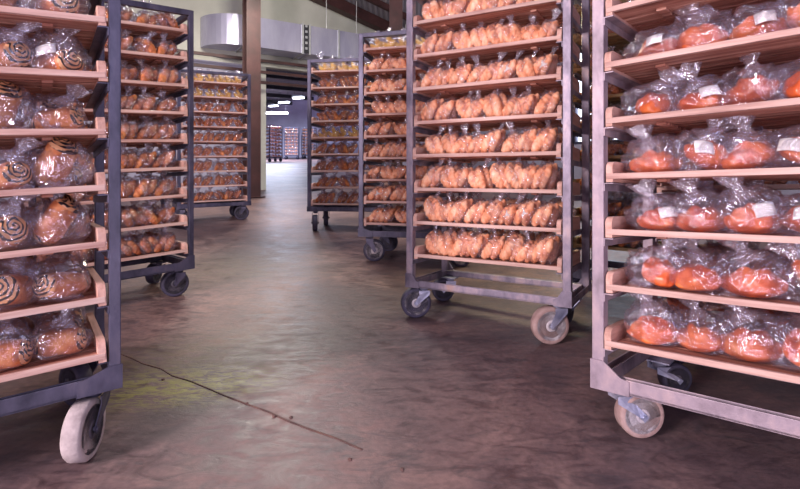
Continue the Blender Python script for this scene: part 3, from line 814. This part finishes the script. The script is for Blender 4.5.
# ventilation duct
root = bpy.data.objects.new('ventilation_duct', None); col.objects.link(root)
dz0, dz1, dn0, dn1 = 3.55, 4.16, -.66, -.08
def duct_seg(name, t0, t1, curve=0):
    bm = bmesh.new(); pr = []
    n = 10 if curve else 1
    A = []; 
    for i in range(n + 1):
        u = i / n
        if curve:
            an = u * PI / 2
            c = (t1, dn1 + .12)   # elbow turning back into the wall
            ro = (dn1 + .12 - dn0); ri = .12
            o_ = (c[0] - ro * math.sin(an), c[1] - ro * math.cos(an)); i_ = (c[0] - ri * math.sin(an), c[1] - ri * math.cos(an))
        else:
            tt = t0 + (t1 - t0) * u; o_ = (tt, dn0); i_ = (tt, dn1)
        A.append([bm.verts.new(wp(o_[0], dz0, o_[1])), bm.verts.new(wp(o_[0], dz1, o_[1])), bm.verts.new(wp(i_[0], dz1, i_[1])), bm.verts.new(wp(i_[0], dz0, i_[1]))])
    for p_, q_ in zip(A, A[1:]):
        for k in range(4):
            f = bm.faces.new((p_[k], p_[(k + 1) % 4], q_[(k + 1) % 4], q_[k]))
    bm.faces.new(A[0]); bm.faces.new(A[-1][::-1])
    return finish(name, bm, M['duct'], root)
duct_seg('duct_elbow', 0, -.35, 1)
for (ta, tb) in ((-.35, .98), (.98, 1.9), (1.9, 2.75), (2.75, 3.9)): duct_seg('duct_section', ta, tb)
for i, t in enumerate((-.35, .90, 1.06, 1.75, 2.62, 2.78, 3.8)):
    bm = bmesh.new(); e = .025
    prism(bm, [(t - .02, dz0 - e), (t + .02, dz0 - e), (t + .02, dz1 + e), (t - .02, dz1 + e)], dn0 - e, dn1 + e)
    finish('flange', bm, M['flange'], root)
for t in (.98, 2.7):
    bm = bmesh.new(); prism(bm, [(t - .06, dz0), (t + .06, dz0), (t + .06, dz1), (t - .06, dz1)], dn0 - .012, dn0 - .001); o = finish('joint_band', bm, M['black'], root); o['label'] = 'dark joint strip'
    bm = bmesh.new()
    for k in range(5):
        z = dz0 + .08 + k * .12; prism(bm, [(t - .025, z), (t + .025, z), (t + .025, z + .05), (t - .025, z + .05)], dn0 - .02, dn0 - .012)
    finish('bolt_row', bm, M['flange'], root)
for t in (-.2, 1.5, 2.25, 3.2, 3.6):
    bm = bmesh.new(); bar(bm, wp(t, dz1, dn0 + .1), wp(t, roof(t) + .15, dn0 + .1), .012, .012); finish('hanger_rod', bm, M['flange'], root)
tag(root, 'big galvanised rectangular air duct hanging along the pale wall', 'duct')

# three brown pipes under the duct
for i, z in enumerate((3.36, 3.12, 2.9)):
    bm = bmesh.new(); bar(bm, wp(-2.6, z, -.3), wp(2.2, z, -.3), .05, .06)
    bar(bm, wp(-2.55, z, -.3), wp(-2.55, z, 0), .04, .04); bar(bm, wp(.1, z, -.3), wp(.1, z, 0), .04, .04)
    tag(finish('wall_pipe', bm, M['column_paint']), ['highest of three brown pipes running under the air duct', 'middle one of three brown pipes under the air duct', 'lowest of three brown pipes running under the air duct'][i], 'pipe', 'brown wall pipes')

# metal joint strip with bolt heads across the floor
def fpt(px, py):
    Z = 510 / (py - 144.0); X = (px - CX) / F_PX * Z
    return Vector((X, Z, floor_z(Z)))
root = bpy.data.objects.new('floor_joint_strip', None); col.objects.link(root)
bm = bmesh.new(); A = fpt(105, 348); B = fpt(362, 450); up = Vector((0, -SLOPE, 1)).normalized()
n_ = 14; pv = A
for i in range(1, n_ + 1):
    q = A.lerp(B, i / n_) + Vector((.008 * math.sin(i * 2.1), .006 * math.cos(i * 3.3), 0)) * (i < n_)
    bar(bm, pv + up * .001, q + up * .001, .006, .003, up=up); pv = q
M['rust'] = noisy('rusty_iron', [(0.3, (.06, .035, .035)), (0.6, (.16, .09, .075)), (0.8, (.26, .14, .1))], 14, rough=.8, bump=.4)
finish('strip', bm, M['rust'], root)
for (x, y) in ((247, 404), (274, 417), (291, 418), (350, 460), (402, 470), (163, 380)):
    bm = bmesh.new(); c = fpt(x, y)
    r0 = [[bm.verts.new(c + Vector((r * math.cos(t * PI / 3), r * math.sin(t * PI / 3), z + SLOPE * r * math.sin(t * PI / 3)))) for t in range(6)] for z, r in ((-.002, .0065), (.004, .0065), (.006, .004))]
    for u_, w_ in zip(r0, r0[1:]):
        for t in range(6): bm.faces.new((u_[t], u_[(t + 1) % 6], w_[(t + 1) % 6], w_[t]))
    bm.faces.new(r0[2])
    finish('bolt_head', bm, M['rust'], root)
tag(root, 'thin rusty joint strip with bolt heads crossing the concrete floor', 'floor strip')

# ------------------------------------------------------------------ light
w = bpy.data.worlds.new('World'); scene.world = w; w.use_nodes = True
bg = w.node_tree.nodes['Background']; bg.inputs[0].default_value = (.50, .43, .76, 1); bg.inputs[1].default_value = .66

def area(name, loc, target, sx, sy, power, color):
    l = bpy.data.lights.new(name, 'AREA'); l.shape = 'RECTANGLE'; l.size = sx; l.size_y = sy; l.energy = power; l.color = color
    o = bpy.data.objects.new(name, l); col.objects.link(o); o.location = loc
    o.rotation_euler = (Vector(target) - Vector(loc)).to_track_quat('-Z', 'Y').to_euler()
    return o
area('door_daylight', (-4.2, -2.2, 2.4), (.9, 2.2, .7), 1.5, 1.6, 490, (1, .83, .86))
area('door_daylight_cool', (2.0, -3.0, 2.6), (.6, 2.5, .8), 2.5, 1.8, 60, (.8, .78, 1))
area('added_low_fill', (.8, -1.6, .35), (.4, 2.6, 1.4), 3.2, .6, 45, (.95, .8, .9))  # unseen low light, added to lift the tray undersides
area('added_back_fill', (-2.5, 8.2, 4.3), (-2.5, 8.4, 0), 1.4, .3, 110, (1, .9, .8))  # unseen area light, added to brighten the back of the hall
area('hall_lamp_b', (-1.2, 5.2, 4.2), (-1.3, 5.3, 0), 1.4, .3, 55, (.95, .9, .95))
area('next_hall_lamp_a', (-5.0, 18, 4.4), (-5, 18, 0), 3, .4, 240, (.72, .78, 1))
area('next_hall_lamp_b', (-8, 30, 5.3), (-8, 30, 0), 4, .6, 1500, (.72, .78, 1))

def point_light(name, loc, power, color):
    l = bpy.data.lights.new(name, 'POINT'); l.energy = power; l.color = color; l.shadow_soft_size = .25
    o = bpy.data.objects.new(name, l); col.objects.link(o); o.location = loc
point_light('added_gable_fill', (-1.9, 7.9, 4.4), 200, (1, .92, .82))  # unseen point light, added to brighten the gable wall
point_light('added_warm_fill', (1.0, 4.15, 2.15), 110, (1, .9, .58))  # unseen point light in mid-air, added to warm the olive trays
# ------------------------------------------------------------------ camera
cam = bpy.data.cameras.new('Camera'); co = bpy.data.objects.new('Camera', cam); col.objects.link(co)
co.location = (0, 0, 1.0); co.rotation_euler = (R(90), 0, 0)
cam.sensor_width = 36; cam.lens = F_PX / 800 * 36; cam.shift_y = -(244.5 - HOR) / 800
cam.clip_start = .05; cam.clip_end = 200
scene.camera = co
vs = scene.view_settings
vs.view_transform = 'Standard'; vs.look = 'None'; vs.gamma = 1; vs.exposure = 0.0; vs.use_curve_mapping = False
scene.cycles.transparent_max_bounces = 24
scene.cycles.max_bounces = 8
